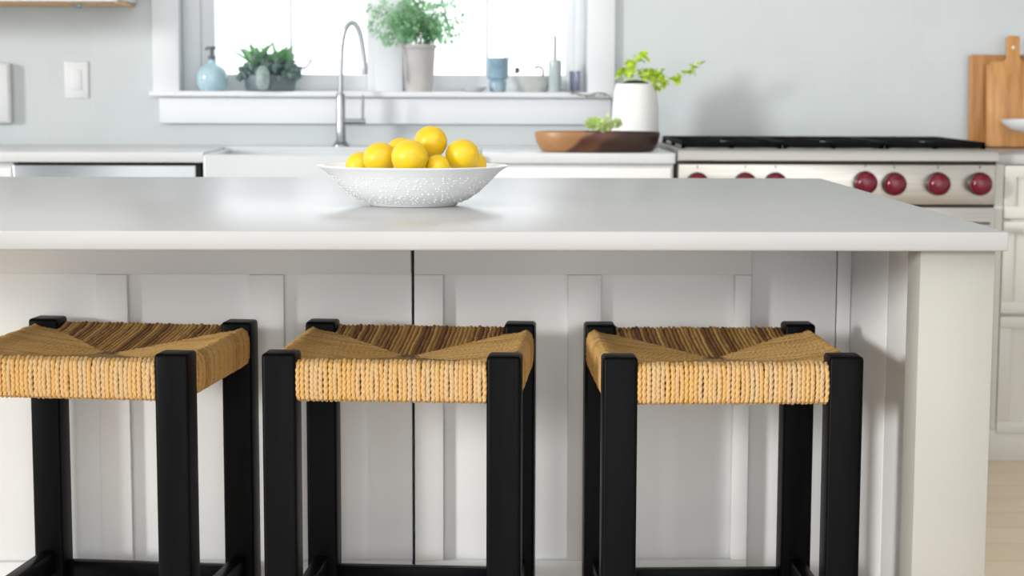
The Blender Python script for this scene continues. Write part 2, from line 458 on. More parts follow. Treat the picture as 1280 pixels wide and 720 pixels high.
# ================================================================ FRUIT BOWL
BX, BY = ax(516, 257, 3.04), 3.045
def bump_bowl():
    bm = bmesh.new()
    R = .158
    outer = [(.0, .0), (.070, .0), (.0745, .002), (.0765, .005), (.094, .0115), (.112, .024), (.129, .041), (.144, .0565), (.1555, .0648), (.158, .0665)]
    inner = [(.1585, .068), (.156, .0685), (.150, .0645), (.140, .057), (.124, .041), (.106, .025), (.085, .015), (.060, .012), (0, .010)]
    def wob(a, z): return 1+(.012*math.cos(2*a)*(z/.07) if z > .01 else 0)
    lathe(bm, outer+inner, n=160, wob=wob, sx=1.0, sy=.80)
    # embossed dots and leaves on the outside
    prof = outer[3:8]
    for ring in range(13):
        t = .4+ring/12*3.2; i = min(int(t), 3); fz = t-i
        r = prof[i][0]*(1-fz)+prof[i+1][0]*fz; z = prof[i][1]*(1-fz)+prof[i+1][1]*fz
        n = int(60+ring*4)
        for k in range(n):
            a = 2*PI*(k+.5*(ring % 2))/n+random.uniform(-.05, .05)
            w = wob(a, z); zj = z+random.uniform(-.0015, .0015)
            if random.random() < .4: continue
            w = wob(a, z)*.9965; b = bmesh.new()
            bmesh.ops.create_icosphere(b, subdivisions=1, radius=random.uniform(.0012, .0019))
            merge(bm, b, Matrix.Translation((r*w*math.cos(a), .80*r*w*math.sin(a), z)))
    return bm
bowl = obj('fruit_bowl', bump_bowl(), M['porcelain'], loc=(BX, BY, ZC))
tag(bowl, 'wide white bowl with an embossed outside, full of lemons, on the island', 'bowl')

lemon_mat = noise_col(mat('lemon_peel', (.85, .50, .02), .38), (.66, .41, .004), (.76, .53, .01), 12, 3, bump=.25, bscale=140, dist=.001)
def lemon_mesh(r, elong):
    bm = bmesh.new(); prof = []
    n = 18
    for i in range(n+1):
        t = PI*i/n
        z = -math.cos(t)*r*elong; rad = math.sin(t)**.92*r
        if i == n: z += r*.09
        if i == n-1: rad *= .75; z += r*.05
        if i == 0: z -= r*.02
        if i == 1: rad *= .9
        prof.append((max(rad, 0), z))
    prof[0] = (0, prof[0][1]); prof[-1] = (0, prof[-1][1])
    return lathe(bm, prof, n=28)
lem = [ # u, v, y offset, radius px, elong, rot, label
    (538, 178, .000, 20.5, 1.08, (1.2, .5, .3), 'lemon crowning the pile in the white bowl'),
    (578, 194.5, -.018, 20.5, 1.05, (1.0, 1.2, .2), 'large lemon at the right end of the pile in the white bowl'),
    (512, 196.5, -.060, 22.0, 1.05, (1.5, 1.3, .8), 'front lemon in the white bowl, below and left of the topmost one'),
    (475, 198, -.008, 20.0, 1.06, (1.3, .3, 1.3), 'second lemon from the left in the white bowl'),
    (450, 207, .035, 17.0, 1.05, (.6, 1.2, 1.0), 'small lemon at the left end of the bowl, half hidden by the rim'),
    (547, 209, -.046, 15.5, 1.02, (.2, .9, 2.0), 'lemon sunk low at the front of the bowl under the topmost lemon'),
    (502, 191, .040, 19.0, 1.02, (1.5, .2, 2.0), 'lemon at the back of the bowl, peeking out left of the topmost one'),
    (592, 206, .035, 16.0, 1.03, (1.1, .2, .5), 'lemon behind the right end of the pile, almost hidden in the bowl'),
]
for i, (u, v, dy, rp, el, rot, lab) in enumerate(lem):
    Y = BY+dy; p = at(u, v, Y)
    o = obj('lemon', lemon_mesh(px(rp, Y), el), lemon_mat, loc=p)
    o.rotation_euler = rot; tag(o, lab, 'lemon', 'lemons in the white bowl')

# ================================================================ BACK COUNTER RUN
CY0 = 5.28
def zc(u, v, Y=CY0): return az(u, v, Y)
RX0, RX1 = ax(848, 200, 5.24), ax(1248, 200, 5.24)       # range
SX0, SX1 = ax(253, 200, CY0-.02), ax(602, 200, CY0-.02)  # apron sink
KX0 = -2.6
k = bmesh.new()
abox(k, KX0, SX0-.001, CY0, WY-.001, ZC-.03, ZC, .002)
abox(k, SX0-.001, SX1+.001, WY-.20, WY-.001, ZC-.03, ZC, .002)
abox(k, SX1+.001, RX0-.004, CY0, WY-.001, ZC-.03, ZC, .002)
tag(obj('back_countertop', k, M['quartz_back']), 'white worktop along the tiled wall under the window, with the sink set into it', 'countertop')
tag(obj('side_countertop', box(RX1+.004, XR-.002, CY0, WY-.001, ZC-.03, ZC, .002), M['quartz']),
    'short white worktop right of the range, carrying the cutting boards', 'countertop')

def shaker(b, x0, x1, y, z0, z1, fr=.05, rec=.008, th=.02):
    """one framed front, face at y"""
    abox(b, x0, x1, y, y+th, z1-fr, z1, .001); abox(b, x0, x1, y, y+th, z0, z0+fr, .001)
    abox(b, x0, x0+fr, y, y+th, z0+fr, z1-fr, .001); abox(b, x1-fr, x1, y, y+th, z0+fr, z1-fr, .001)
    abox(b, x0+fr-.002, x1-fr+.002, y+rec, y+th, z0+fr-.002, z1-fr+.002)
    return b
def cabinet(x0, x1, fronts, label, fr=.05):
    ox = (x0+x1)/2
    e = empty('base_cabinet', (ox, CY0+.03, 0), label, 'cabinet', 'base cabinets along the tiled wall')
    yb = CY0+.03
    b = box(x0-ox+.001, x1-ox-.001, .0, WY-.002-yb, .0, ZC-.0305, .001)
    obj('carcass', b, M['paint'], e)
    for kind, a, c, z0, z1 in fronts:
        obj(kind, shaker(bmesh.new(), a-ox, c-ox, -.021, z0, z1, fr), M['paint'], e)
    return e
DW0, DW1 = ax(17, 210, CY0+.01), ax(249, 210, CY0+.01)
zd = zc(100, 203, CY0)
cabinet(-2.2, DW0-.003, [('drawer', -2.19, DW0-.006, .72, .875), ('door', -2.19, DW0-.006, .11, .715)],
        'white base cabinet left of the dishwasher at the left edge')
cabinet(SX1+.003, RX0-.006, [('drawer', SX1+.012, RX0-.016, .72, .878), ('door', SX1+.012, SX1+.28, .11, .715), ('door', SX1+.285, RX0-.016, .11, .715)],
        'white base cabinet between the sink and the steel range')
# under-sink cabinet
ox = (SX0+SX1)/2
e = empty('sink_cabinet', (ox, CY0+.03, 0), 'white base cabinet under the apron sink', 'cabinet')
obj('carcass', box(SX0-ox+.001, SX1-ox-.001, 0, WY-.21-CY0-.03, 0, .66), M['paint'], e)
for s in (-1, 1):
    a, c = (SX0-ox+.006, -.002) if s < 0 else (.002, SX1-ox-.006)
    obj('door', shaker(bmesh.new(), a, c, -.021, .11, .65), M['paint'], e)
# apron sink
sk = bmesh.new(); sb = CY0-.022; s1y = WY-.205
sz1 = ZC-.006
abox(sk, SX0+.002, SX1-.002, sb, sb+.028, .665, sz1, .006, 3)
abox(sk, SX0+.002, SX1-.002, s1y-.025, s1y, .665, sz1, .003)
abox(sk, SX0+.002, SX0+.027, sb+.02, s1y-.02, .665, sz1, .003); abox(sk, SX1-.027, SX1-.002, sb+.02, s1y-.02, .665, sz1, .003)
abox(sk, SX0+.02, SX1-.02, sb+.02, s1y-.02, .665, .69)
tag(obj('apron_sink', sk, M['fireclay']), 'white farmhouse apron sink under the window, beyond the lemon bowl', 'sink')

# dishwasher
e = empty('dishwasher', ((DW0+DW1)/2, CY0+.01, 0), 'stainless steel dishwasher front under the counter at the left', 'dishwasher')
w = (DW1-DW0)/2
obj('body', box(-w+.001, w-.001, .035, .58, .0, .888), M['dark_gap'], e)
obj('door', box(-w+.001, w-.0085, -.012, .03, .12, zd-.008, .003), M['bright_steel'], e)
hb = tube(bmesh.new(), [(-w+.05, -.052, .79), (w-.05, -.052, .79)], .011, 12)
tube(hb, [(-w+.08, -.052, .79), (-w+.08, -.008, .79)], .007, 8); tube(hb, [(w-.08, -.052, .79), (w-.08, -.008, .79)], .007, 8)
obj('handle', hb, M['bright_steel'], e)

# right-hand cabinet beyond the range
c0 = RX1+.004
yb = CY0+.0
cx0 = c0; cx1 = XR-.004; ox = (cx0+cx1)/2
e = empty('base_cabinet', (ox, yb+.02, 0), 'cream white drawer cabinet right of the range', 'cabinet', 'base cabinets along the tiled wall')
obj('carcass', box(cx0-ox, cx1-ox, .0, WY-.002-yb-.02, .10, ZC-.0305, .001), M['cream_paint'], e)
obj('toe_kick', box(cx0-ox, cx1-ox, -.012, .05, .0, .0995, .001), M['cream_paint'], e)
obj('face_frame', box(cx0-ox, cx0+.026-ox, -.018, -.0005, .10, ZC-.031, .001), M['cream_paint'], e)
for y0, y1 in ((207, 273), (277, 392), (396, 542)):
    z1, z0 = zc(1250, y0, yb), zc(1250, y1, yb)
    obj('drawer', shaker(bmesh.new(), cx0+.029-ox, cx1-.1-ox, -.018, z0, z1, .035), M['cream_paint'], e)

# ---------------------------------------------------------------- range
RY = 5.24
rz_top = zc(1000, 187, RY)
e = empty('gas_range', ((RX0+RX1)/2, RY, 0), 'wide stainless steel gas range with dark red knobs and black grates', 'range')
w = (RX1-RX0)/2; rox = (RX0+RX1)/2
obj('body', box(-w+.004, w-.004, .06, WY-RY-.004, .0, rz_top-.012, .002), M['steel'], e)
# bullnose rim along the front
b = prism(bmesh.new(), [(.075, rz_top-.012), (.075, rz_top), (.012, rz_top), (.003, rz_top-.004), (0, rz_top-.013), (0, zc(1000, 202, RY)+.003), (.004, zc(1000, 202, RY)), (.04, zc(1000, 202, RY)), (.04, rz_top-.012)][:8]+[(.04, rz_top-.012)], -w, w, 'x')
M['rim_steel'] = mat('satin_rim_steel', (.42, .41, .38), .45, .9)
obj('front_rim', b, M['rim_steel'], e)
zp1, zp0 = zc(1000, 205.5, RY+.02), az(1240, 256, RY+.02)
obj('shadow_strip', box(-w+.004, w-.004, .04, .06, zp0-.02, zp1+.02), M['dark_gap'], e)
pan = obj('control_panel', box(-w+.003, w-.003, .018, .059, zp0, zp1, .002), M['steel'], e)
# oven doors: two, each with a tubular handle
for a, c in ((-w+.003, .0-.002), (.002, w-.003)):
    dr = bmesh.new(); abox(dr, a, c, .012, .059, .16, zp0-.007, .003)
    d = obj('oven_door', dr, M['steel'], e)
    obj('oven_window', box(a+.10, c-.10, .0095, .0118, .32, .56, .001), M['iron'], d)
    hz = az(1200, 282, RY-.03)
    h = tube(bmesh.new(), [(a+.03, -.045, hz), (c-.03, -.045, hz)], .012, 14)
    for q in (a+.06, c-.06): tube(h, [(q, -.045, hz), (q, .014, hz)], .008, 8)
    obj('handle', h, M['bright_steel'], d)
obj('kick_plate', box(-w+.006, w-.006, .03, .059, .02, .15, .002), M['steel'], e)
def knob_at(u, v, r=.0):
    p = at(u, v, RY-.01); R = px(14.2, RY) if not r else r
    K = Matrix.Translation((p.x-rox, .018, p.z)) @ Matrix.Rotation(PI/2, 4, 'X')
    kb = bmesh.new()
    lathe(kb, [(0, .010), (R*.80, .010), (R*.94, .013), (R, .018), (R*.99, .026), (R*.90, .033), (R*.70, .039), (R*.4, .042), (0, .043)], n=36)
    kb.transform(K); kn = obj('knob', kb, M['red'], e)
    bz = bmesh.new(); lathe(bz, [(0, -.001), (R*1.05, -.001), (R*1.05, .005), (R*.98, .0085), (R*.72, .0105), (0, .0105)], n=36)
    bz.transform(K); obj('bezel', bz, M['dark_steel'], kn)
    ind = box(p.x-rox-.0012, p.x-rox+.0012, .0165, .0175, p.z+R+.012, p.z+R+.020); 
    obj('pointer_mark', ind, M['iron'], kn)
for u, v in ((873, 230.5), (933, 230.5), (971, 230.5), (1083.5, 229), (1120, 230.5), (1175, 230.5), (1227.5, 230.5)): knob_at(u, v)
# cooktop pan, burners and grates
gy0, gy1 = .085, WY-RY-.03
obj('cooktop', box(-w+.004, w-.004, .0765, WY-RY-.005, rz_top-.0115, rz_top-.001, .001), M['steel'], e)
nb = 3
gw = (2*w-.03)/nb
gt = az(1000, 173.5, WY-.06)
gt = max(gt, rz_top+.02)
for i in range(nb):
    x0 = -w+.015+i*gw+.002; x1 = x0+gw-.004
    for j in range(2):
        bx = (x0+x1)/2; by = gy0+(gy1-gy0)*(.27+.46*j)
        bb = lathe(bmesh.new(), [(0, rz_top-.0005), (.060, rz_top-.0005), (.058, rz_top+.005), (.045, rz_top+.007), (.045, rz_top+.012), (.040, rz_top+.016), (0, rz_top+.017)], (bx, by, 0), n=28)
        obj('burner', bb, M['bright_steel'] if j == 0 else M['iron'], e)
    g = bmesh.new(); t = .006
    zt0, zt1 = gt-.011, gt
    for yy in (gy0, (gy0+gy1)/2, gy1): abox(g, x0, x1, yy-t, yy+t, zt0, zt1, .002)
    for xx in (x0+t, x1-t): abox(g, xx-t, xx+t, gy0, gy1, zt0, zt1, .002)
    for j in range(2):
        by = gy0+(gy1-gy0)*(.25+.5*j); bx = (x0+x1)/2
        for a in range(8):
            an = PI/4*a; r0, r1 = .03, .5*min(gw, (gy1-gy0)/2)-.004
            abox_ = bmesh.new(); abox(abox_, r0, r1, -.0045, .0045, zt0, zt1+.001, .0015)
            merge(g, abox_, Matrix.Translation((bx, by, 0)) @ Matrix.Rotation(an, 4, 'Z'))
    for xx in (x0+t, x1-t, (x0+x1)/2):
        for yy in (gy0, (gy0+gy1)/2, gy1): abox(g, xx-t, xx+t, yy-t, yy+t, rz_top-.0008, zt0+.001)
    abox(g, x0, x1, gy0-t, gy0+t*.2, rz_top+.002, zt0+.001)
    obj('grate', g, M['iron'], e)

# ================================================================ FAUCET
fx = ax(426, 150, 5.77); FYb = 5.77; fb = ZC
e = empty('kitchen_faucet', (fx, FYb, fb), 'tall gooseneck nickel faucet rising behind the sink in front of the window', 'faucet')
r = px(3.1, FYb)
base = lathe(bmesh.new(), [(0, 0), (.027, 0), (.027, .006), (.021, .012), (.0155, .02), (.014, .09), (.014, .16), (.0115, .168), (0, .168)], n=28)
obj('body', base, M['bright_steel'], e)
P = lambda u, v: (ax(u, v, FYb)-fx, 0, az(u, v, FYb)-fb)
pts = [(0, 0, .16)]
for u, v in ((426, 90), (427, 60), (429, 46), (432, 36), (436.5, 30), (441, 28.5), (445.5, 32), (449.5, 41), (452.5, 55), (454.5, 70), (455, 80)): pts.append(P(u, v))
# smooth the curve
def smooth_pts(pts, k=5):
    pts = [Vector(p) for p in pts]; out = []
    for i in range(len(pts)-1):
        p0 = pts[max(i-1, 0)]; p1 = pts[i]; p2 = pts[i+1]; p3 = pts[min(i+2, len(pts)-1)]
        for s in range(k):
            t = s/k
            out.append(.5*((2*p1)+(p2-p0)*t+(2*p0-5*p1+4*p2-p3)*t*t+(3*p1-p0-3*p2+p3)*t**3))
    out.append(pts[-1]); return out
obj('spout', tube(bmesh.new(), smooth_pts(pts), r, 14), M['bright_steel'], e)
q = P(455, 79); q2 = P(455.5, 93)
obj('spray_head', tube(bmesh.new(), [q, (q2[0], 0, (q[2]+q2[2])/2), q2], .0, 14, rr=[r*1.15, r*1.3, r*1.15]), M['bright_steel'], e)
h = bmesh.new()
za = P(440, 151.5)[2]
tube(h, [(.008, 0, za), (P(457, 151)[0], 0, za)], px(3.2, FYb), 14)
tube(h, [(P(453, 150)[0], 0, za), (P(453, 150)[0]+.002, -.004, P(453, 119)[2])], px(1.8, FYb), 10)
obj('lever', h, M['bright_steel'], e)

# ================================================================ THINGS ON THE SILL
ST = sz                      # top of the sill
SY = WY-.005
def sill(u, dy=0): return Vector((ax(u, 110, SY+dy), SY+dy, ST))
# soap dispenser: pale blue rounded glass bottle
p = sill(265.5)
e = empty('soap_dispenser', p, 'round pale blue bottle with a dark grey pump at the left end of the sill', 'soap dispenser')
R = px(19, SY)
blue = mat('pale_blue_glass', (.42, .60, .68), .12)
obj('bottle', lathe(bmesh.new(), [(0, 0), (R*.68, 0), (R*.80, .003), (R*.98, .020), (R, .034), (R*1.0, .052), (R*.88, .067), (R*.62, .079), (R*.36, .085), (R*.26, .090), (R*.26, .100), (0, .100)], n=40), blue, e)
pm = lathe(bmesh.new(), [(0, .100), (R*.24, .100), (R*.24, .112), (R*.12, .114), (R*.12, .132), (R*.26, .134), (R*.26, .142), (0, .143)], n=20)
tube(pm, [(0, 0, .139), (-.012, -.002, .139), (-.020, -.003, .132)], .0035, 8)
obj('pump', pm, mat('dark_grey_pump', (.10, .12, .13), .4), e)

# succulent planter
p = sill(338)
e = empty('succulent_planter', p, 'low dark slate planter crowded with grey green succulents on the left of the sill', 'plant')
R = px(32, SY)
slate = noise_col(mat('slate_blue_glaze', (.09, .13, .15), .45), (.07, .11, .13), (.17, .22, .24), 18, bump=.3)
obj('planter', lathe(bmesh.new(), [(0, 0), (R*.86, 0), (R*.95, .004), (R*1.0, .03), (R*1.0, .052), (R*.95, .054), (R*.92, .046), (0, .044)], n=40, sy=.62), slate, e)
fol = bmesh.new(); fol2 = bmesh.new()
for n_ in range(66):
    a = random.uniform(0, 2*PI); q = random.uniform(0, 1)**.5
    c = Vector((R*1.18*q*math.cos(a), R*.62*q*math.sin(a), .040+.050*(1-q)+random.uniform(-.016, .026)))
    tilt = Vector((math.cos(a)*q, math.sin(a)*q*.6, 1.1)).normalized()
    big = random.uniform(.022, .036)
    if q > .7 and random.random() < .6: c.y = -abs(c.y)-.006
    for k_ in range(16):
        b_ = k_*2.4; el = .25+.75*k_/16
        d = Vector((math.cos(b_)*(1.2-el), math.sin(b_)*(1.2-el), el))+tilt*.4
        leaf(fol, c, d, big*(1.15-.4*el), big*.42, -.15, .4, 3)
# long curling spears in the middle-left
for n_ in range(40):
    a = random.uniform(0, 2*PI); c = Vector((-R*.2+random.uniform(-.04, .04), random.uniform(-.015, .015), .075))
    d = Vector((math.cos(a)*.9, math.sin(a)*.5, random.uniform(.6, 1.3)))
    leaf(fol2, c, d, random.uniform(.065, .115), .020, random.uniform(-.15, .15), .5, 5)
for n_ in range(14):
    c = Vector((random.uniform(.1, .9)*R, random.uniform(-.015, .015), .085)); d = Vector((random.uniform(-.3, .8), random.uniform(-.3, .3), 1))
    leaf(fol2, c, d, random.uniform(.04, .07), .018, random.uniform(.1, .5), .5, 4)
obj('succulent_rosettes', fol, M['leaf_dark'], e)
obj('spiky_leaves', fol2, M['leaf_bright'], e)
# a rounded cactus pad at the front, a trailing stem to the right
pad = lathe(bmesh.new(), [(0, -.034), (.012, -.030), (.017, -.016), (.018, .0), (.016, .016), (.009, .028), (0, .031)], n=20, sy=.5, wob=lambda a, z: 1+.05*math.cos(9*a))
pad.transform(Matrix.Scale(1.25, 4)); pad.transform(Matrix.Translation((-R*.18, -R*.86, .0435)))
obj('cactus', pad, noise_col(mat('grey_cactus_skin', (.25, .33, .32), .6), (.18, .26, .26), (.38, .46, .44), 60, bump=.4), e)
tr = bmesh.new()
tp = smooth_pts([(R*.85, 0, .055), (R*1.15, -.005, .073), (R*1.35, -.004, .076), (R*1.50, 0, .088), (R*1.60, 0, .102)])
tube(tr, tp, .0034, 6)
for i_ in (6, 10, 14, 17, 19, 20): leaf(tr, tp[i_], (random.uniform(-.5, 1), random.uniform(-.5, .5), .8), .012, .006)
obj('trailing_stem', tr, M['leaf_dark'], e)

# tall grey pot with feathery fern
p = sill(524)
e = empty('potted_fern', p, 'weathered grey tapered pot with a feathery green plant in the middle of the sill', 'plant')
R = px(21, SY)
potm = noise_col(mat('weathered_grey_clay', (.42, .40, .40), .8), (.44, .42, .43), (.62, .59, .56), 9, bump=.3, bscale=60)
hh = px(58, SY)
obj('pot', lathe(bmesh.new(), [(0, 0), (R*.74, 0), (R*.80, .004), (R*.93, hh*.7), (R*.96, hh-.014), (R*1.04, hh-.012), (R*1.05, hh), (R*.97, hh), (R*.93, hh-.012), (0, hh-.014)], n=40), potm, e)
obj('soil', lathe(bmesh.new(), [(0, hh-.010), (R*.6, hh-.010), (R*.92, hh-.0125), (0, hh-.0135)], n=24), M['soil'], e)
fr = bmesh.new()
tips = []
targets = [(460, 10), (463, 32), (468, 42), (482, 50), (478, 5), (488, -20), (497, 18), (506, -35), (515, -10), (522, 25), (530, -30), (538, 8), (548, -12), (556, 20), (566, 5), (575, 38), (563, 48), (548, 40), (535, 52), (578, 22), (500, 40), (512, 45), (493, 30), (545, 28), (470, 18), (525, 0), (485, 28), (562, 32), (505, 5), (553, 5)]
for (u, v) in targets:
    Yt = SY+random.uniform(-.07, .03)
    tip = at(u, v, Yt)-p
    base = Vector((random.uniform(-.3, .3)*R, random.uniform(-.3, .3)*R, hh-.012))
    mid = base.lerp(tip, .5)+Vector((-(tip.x)*.15, 0, .025))
    sp = smooth_pts([base, base.lerp(mid, .5)+Vector((0, 0, .01)), mid, tip], 7)
    tube(fr, sp, .0010, 5)
    L_ = len(sp)
    for i_ in range(7, L_):
        t = i_/L_; dirv = (sp[i_]-sp[i_-1]).normalized()
        for s in (-1, 1):
            side = Vector((dirv.z, random.uniform(-.6, .6), -dirv.x))*s
            ll = .034*math.sin(PI*min(1, t*.9+.12))+.008
            st = sp[i_]; d = (side+dirv*.7).normalized()
            for q in range(2):
                b0 = st+d*ll*q/2
                leaf(fr, b0, d+Vector((random.uniform(-.7, .7), random.uniform(-.7, .7), random.uniform(-.6, .6))), .018, .012, .2, .2, 2)
obj('fronds', fr, M['leaf_fern'], e)

# small grey dish left of the cup
p = sill(594, .0)
p.y -= .01
tag(obj('trinket_dish', lathe(bmesh.new(), [(0, 0), (.020, 0), (.026, .004), (.036, .013), (.038, .016), (.036, .016), (.024, .007), (0, .005)], n=32), mat('light_grey_stoneware', (.58, .60, .62), .5), loc=p),
    'shallow light grey dish on the sill left of the blue cup', 'dish')
# blue cup on a foot, with sprig
p = sill(622, .01)
e = empty('footed_cup', p, 'blue grey ribbed cup on a narrower foot, standing on the sill right of the fern', 'cup')
R = px(13.5, SY); hh = px(42, SY)
bl = noise_col(mat('blue_grey_glaze', (.22, .34, .42), .3), (.18, .31, .40), (.36, .47, .54), 16)
obj('cup', lathe(bmesh.new(), [(0, 0), (R*.58, 0), (R*.72, .004), (R*.82, hh*.28), (R*.74, hh*.33), (R*.76, hh*.36), (R*.98, hh*.42), (R*1.0, hh*.95), (R*1.06, hh), (R*.96, hh), (R*.88, hh*.6), (0, hh*.5)], n=48, wob=lambda a, z: 1+.018*math.cos(16*a)), bl, e)
sg = bmesh.new()
s_ = smooth_pts([(R*.2, 0, hh*.8), (R*.8, 0, hh*1.05), (R*1.35, 0, hh*.86), (px(24, SY), 0, hh*.64)])
tube(sg, s_, .0016, 5)
for a in range(18):
    leaf(sg, s_[-1], (math.cos(a*.7), math.sin(a*1.9)*.6, math.sin(a*.7)), .014, .011, .1, .2, 2)
obj('dried_sprig', sg, M['twig'], e)
# oblong grey planter with a curl
p = sill(668, .01)
e = empty('stone_planter', p, 'pale grey stone bowl with a curled stem on the sill beside the thin-necked bottle', 'planter')
R = px(20, SY); hh = px(19, SY)
stone = noise_col(mat('pale_grey_stone', (.42, .45, .43), .7), (.38, .41, .38), (.52, .54, .53), 20, bump=.3)
obj('bowl', lathe(bmesh.new(), [(0, 0), (R*.70, 0), (R*.78, .003), (R*1.0, hh*.7), (R*.98, hh), (R*.9, hh), (R*.8, hh*.8), (0, hh*.78)], n=40, sy=.7), stone, e)
tube_ = tube(bmesh.new(), smooth_pts([(R*.45, 0, hh*.75), (R*.55, 0, hh*1.2), (R*.5, 0, hh*1.5), (R*.2, 0, hh*1.65), (R*.0, 0, hh*1.5)]), .0036, 8)
obj('curled_stem', tube_, M['twig'], e)
# thin-necked bottle
p = sill(693.5, -.012)
e = empty('slim_bottle', p, 'grey green square-shouldered bottle with a long thin stick neck at the right of the sill', 'bottle')
R = px(8.3, SY); hh = px(40, SY)
obj('bottle', lathe(bmesh.new(), [(0, 0), (R*.86, 0), (R*.95, .003), (R, hh*.9), (R*.94, hh*.985), (R*.7, hh), (R*.3, hh+.001), (0, hh+.001)], n=32), noise_col(mat('sage_glass', (.40, .48, .48), .2), (.38, .46, .46), (.48, .55, .55), 8), e)
obj('neck', tube(bmesh.new(), [(0, 0, hh), (0, 0, hh+.03), (0, 0, px(70, SY))], .0, 12, rr=[px(2.4, SY), px(2.2, SY), px(2.0, SY)]), mat('pale_mauve_stick', (.42, .41, .45), .5), e)
# clear tumbler in front of the frame
p = sill(718.5, -.02)
R = px(7, SY); hh = px(26, SY)
tag(obj('glass_tumbler', lathe(bmesh.new(), [(0, 0), (R*.85, 0), (R*.88, .003), (R, hh), (R*.93, hh), (R*.82, .007), (0, .006)], n=32), M['tumbler'], loc=p),
    'small smoky clear glass standing at the right end of the sill', 'glass')
# dry vine lying on the sill's right end, sagging toward the crock
VY = SY0-.012
vn = bmesh.new()
vp = smooth_pts([at(u, v, VY-o) for u, v, o in ((700, 112, -.03), (712, 114.5, -.01), (726, 118.5, .0), (738, 119, 0), (748, 116, .01), (758, 118, .02), (764, 124, .03), (770, 131, .05), (772, 139, .06))])
tube(vn, vp, .0022, 6)
for i_ in (6, 9, 12, 14, 16, 18, 20, 23, 26, 30, 34): leaf(vn, vp[i_], (random.uniform(-1, 1), random.uniform(-1, .1), random.uniform(-.5, .2)), .014, .007, .2, .2, 2)
tag(obj('trailing_vine', vn, M['twig']), 'thin grey green vine trailing over the right end of the sill', 'vine')

# ================================================================ THINGS ON THE BACK COUNTER
# dough bowl
DBY = 5.40
dc = at(746, 187, DBY)
e = empty('dough_bowl', (dc.x, DBY, ZC), 'long rustic brown wooden dough bowl on the counter between window and range', 'bowl')
wood_d = mat('two_tone_walnut', (.2, .08, .03), .38)
nt = wood_d.node_tree; b = nt.nodes['Principled BSDF']
tc = nt.nodes.new('ShaderNodeTexCoord'); sp_ = nt.nodes.new('ShaderNodeSeparateXYZ'); n1 = nt.nodes.new('ShaderNodeTexNoise'); n1.inputs['Scale'].default_value = 16
mt = nt.nodes.new('ShaderNodeMath'); mt.operation = 'MULTIPLY_ADD'; mt.inputs[1].default_value = .10
mt2 = nt.nodes.new('ShaderNodeMath'); mt2.operation = 'MULTIPLY_ADD'; mt2.inputs[1].default_value = -1.5
rp = nt.nodes.new('ShaderNodeValToRGB'); 
rp.color_ramp.elements[0].position = .0; rp.color_ramp.elements[0].color = (.40, .20, .08, 1)
rp.color_ramp.elements[1].position = 1; rp.color_ramp.elements[1].color = (.035, .012, .006, 1)
for pos, c in ((.32, (.30, .14, .05)), (.37, (.06, .018, .008)), (.50, (.11, .038, .015)), (.62, (.03, .010, .005))):
    el = rp.color_ramp.elements.new(pos); el.color = (*c, 1)
ma = nt.nodes.new('ShaderNodeMapRange'); ma.inputs[1].default_value = -.19; ma.inputs[2].default_value = .19
nt.links.new(tc.outputs['Object'], n1.inputs['Vector']); nt.links.new(tc.outputs['Object'], sp_.inputs[0])
nt.links.new(n1.outputs['Fac'], mt.inputs[0]); nt.links.new(sp_.outputs['X'], mt.inputs[2])
nt.links.new(sp_.outputs['Z'], mt2.inputs[0]); nt.links.new(mt.outputs[0], mt2.inputs[2])
nt.links.new(mt2.outputs[0], ma.inputs[0]); nt.links.new(ma.outputs[0], rp.inputs['Fac']); nt.links.new(rp.outputs[0], b.inputs['Base Color'])
RR = px(78.5, DBY); dh = az(746, 165, DBY-.05)-ZC
obj('body', lathe(bmesh.new(), [(0, 0), (RR*.82, 0), (RR*.89, .003), (RR*.965, dh*.45), (RR*1.0, dh*.90), (RR*.985, dh), (RR*.955, dh), (RR*.88, dh*.55), (RR*.7, dh*.25), (0, dh*.2)],
    n=72, sy=.5, wob=lambda a, z: 1+.010*math.sin(3*a+1)+.006*math.sin(7*a)), wood_d, e)
# lime flower sprig in the dough bowl
hp = at(754, 160, DBY)
hd = bmesh.new()
for n_ in range(170):
    a = random.uniform(0, 2*PI); q = random.uniform(0, 1)**.5
    c = Vector((px(20, DBY)*q*math.cos(a), px(21, DBY)*q*math.sin(a)*.6, px(10, DBY)*(1-.6*q)*random.uniform(-1.1, 1)))
    leaf(hd, c, (math.cos(a)*q+random.uniform(-.3, .3), math.sin(a)*q+random.uniform(-.3, .3), random.uniform(-.2, 1)), .017, .013, .2, .3, 3)
hm = leaf_mat('pale_lime_petal', (.55, .80, .14), (.85, .97, .50))
pos = Vector((hp.x, DBY, ZC+dh*.72))
tag(obj('lime_flower_sprig', hd, hm, loc=(hp.x, DBY, az(754, 155, DBY))), 'clump of pale lime petals and leaves lying in the wooden dough bowl', 'plant')
obj_s = tube(bmesh.new(), smooth_pts([(0, 0, 0), (.0, 0, -.02), (-.01, .0, ZC+dh*.24-az(754, 155, DBY))]), .006, 8)
sprig = [o for o in COL.objects if o.name.startswith('lime_flower_sprig')][0]
obj('stem', obj_s, M['stem'], sprig)

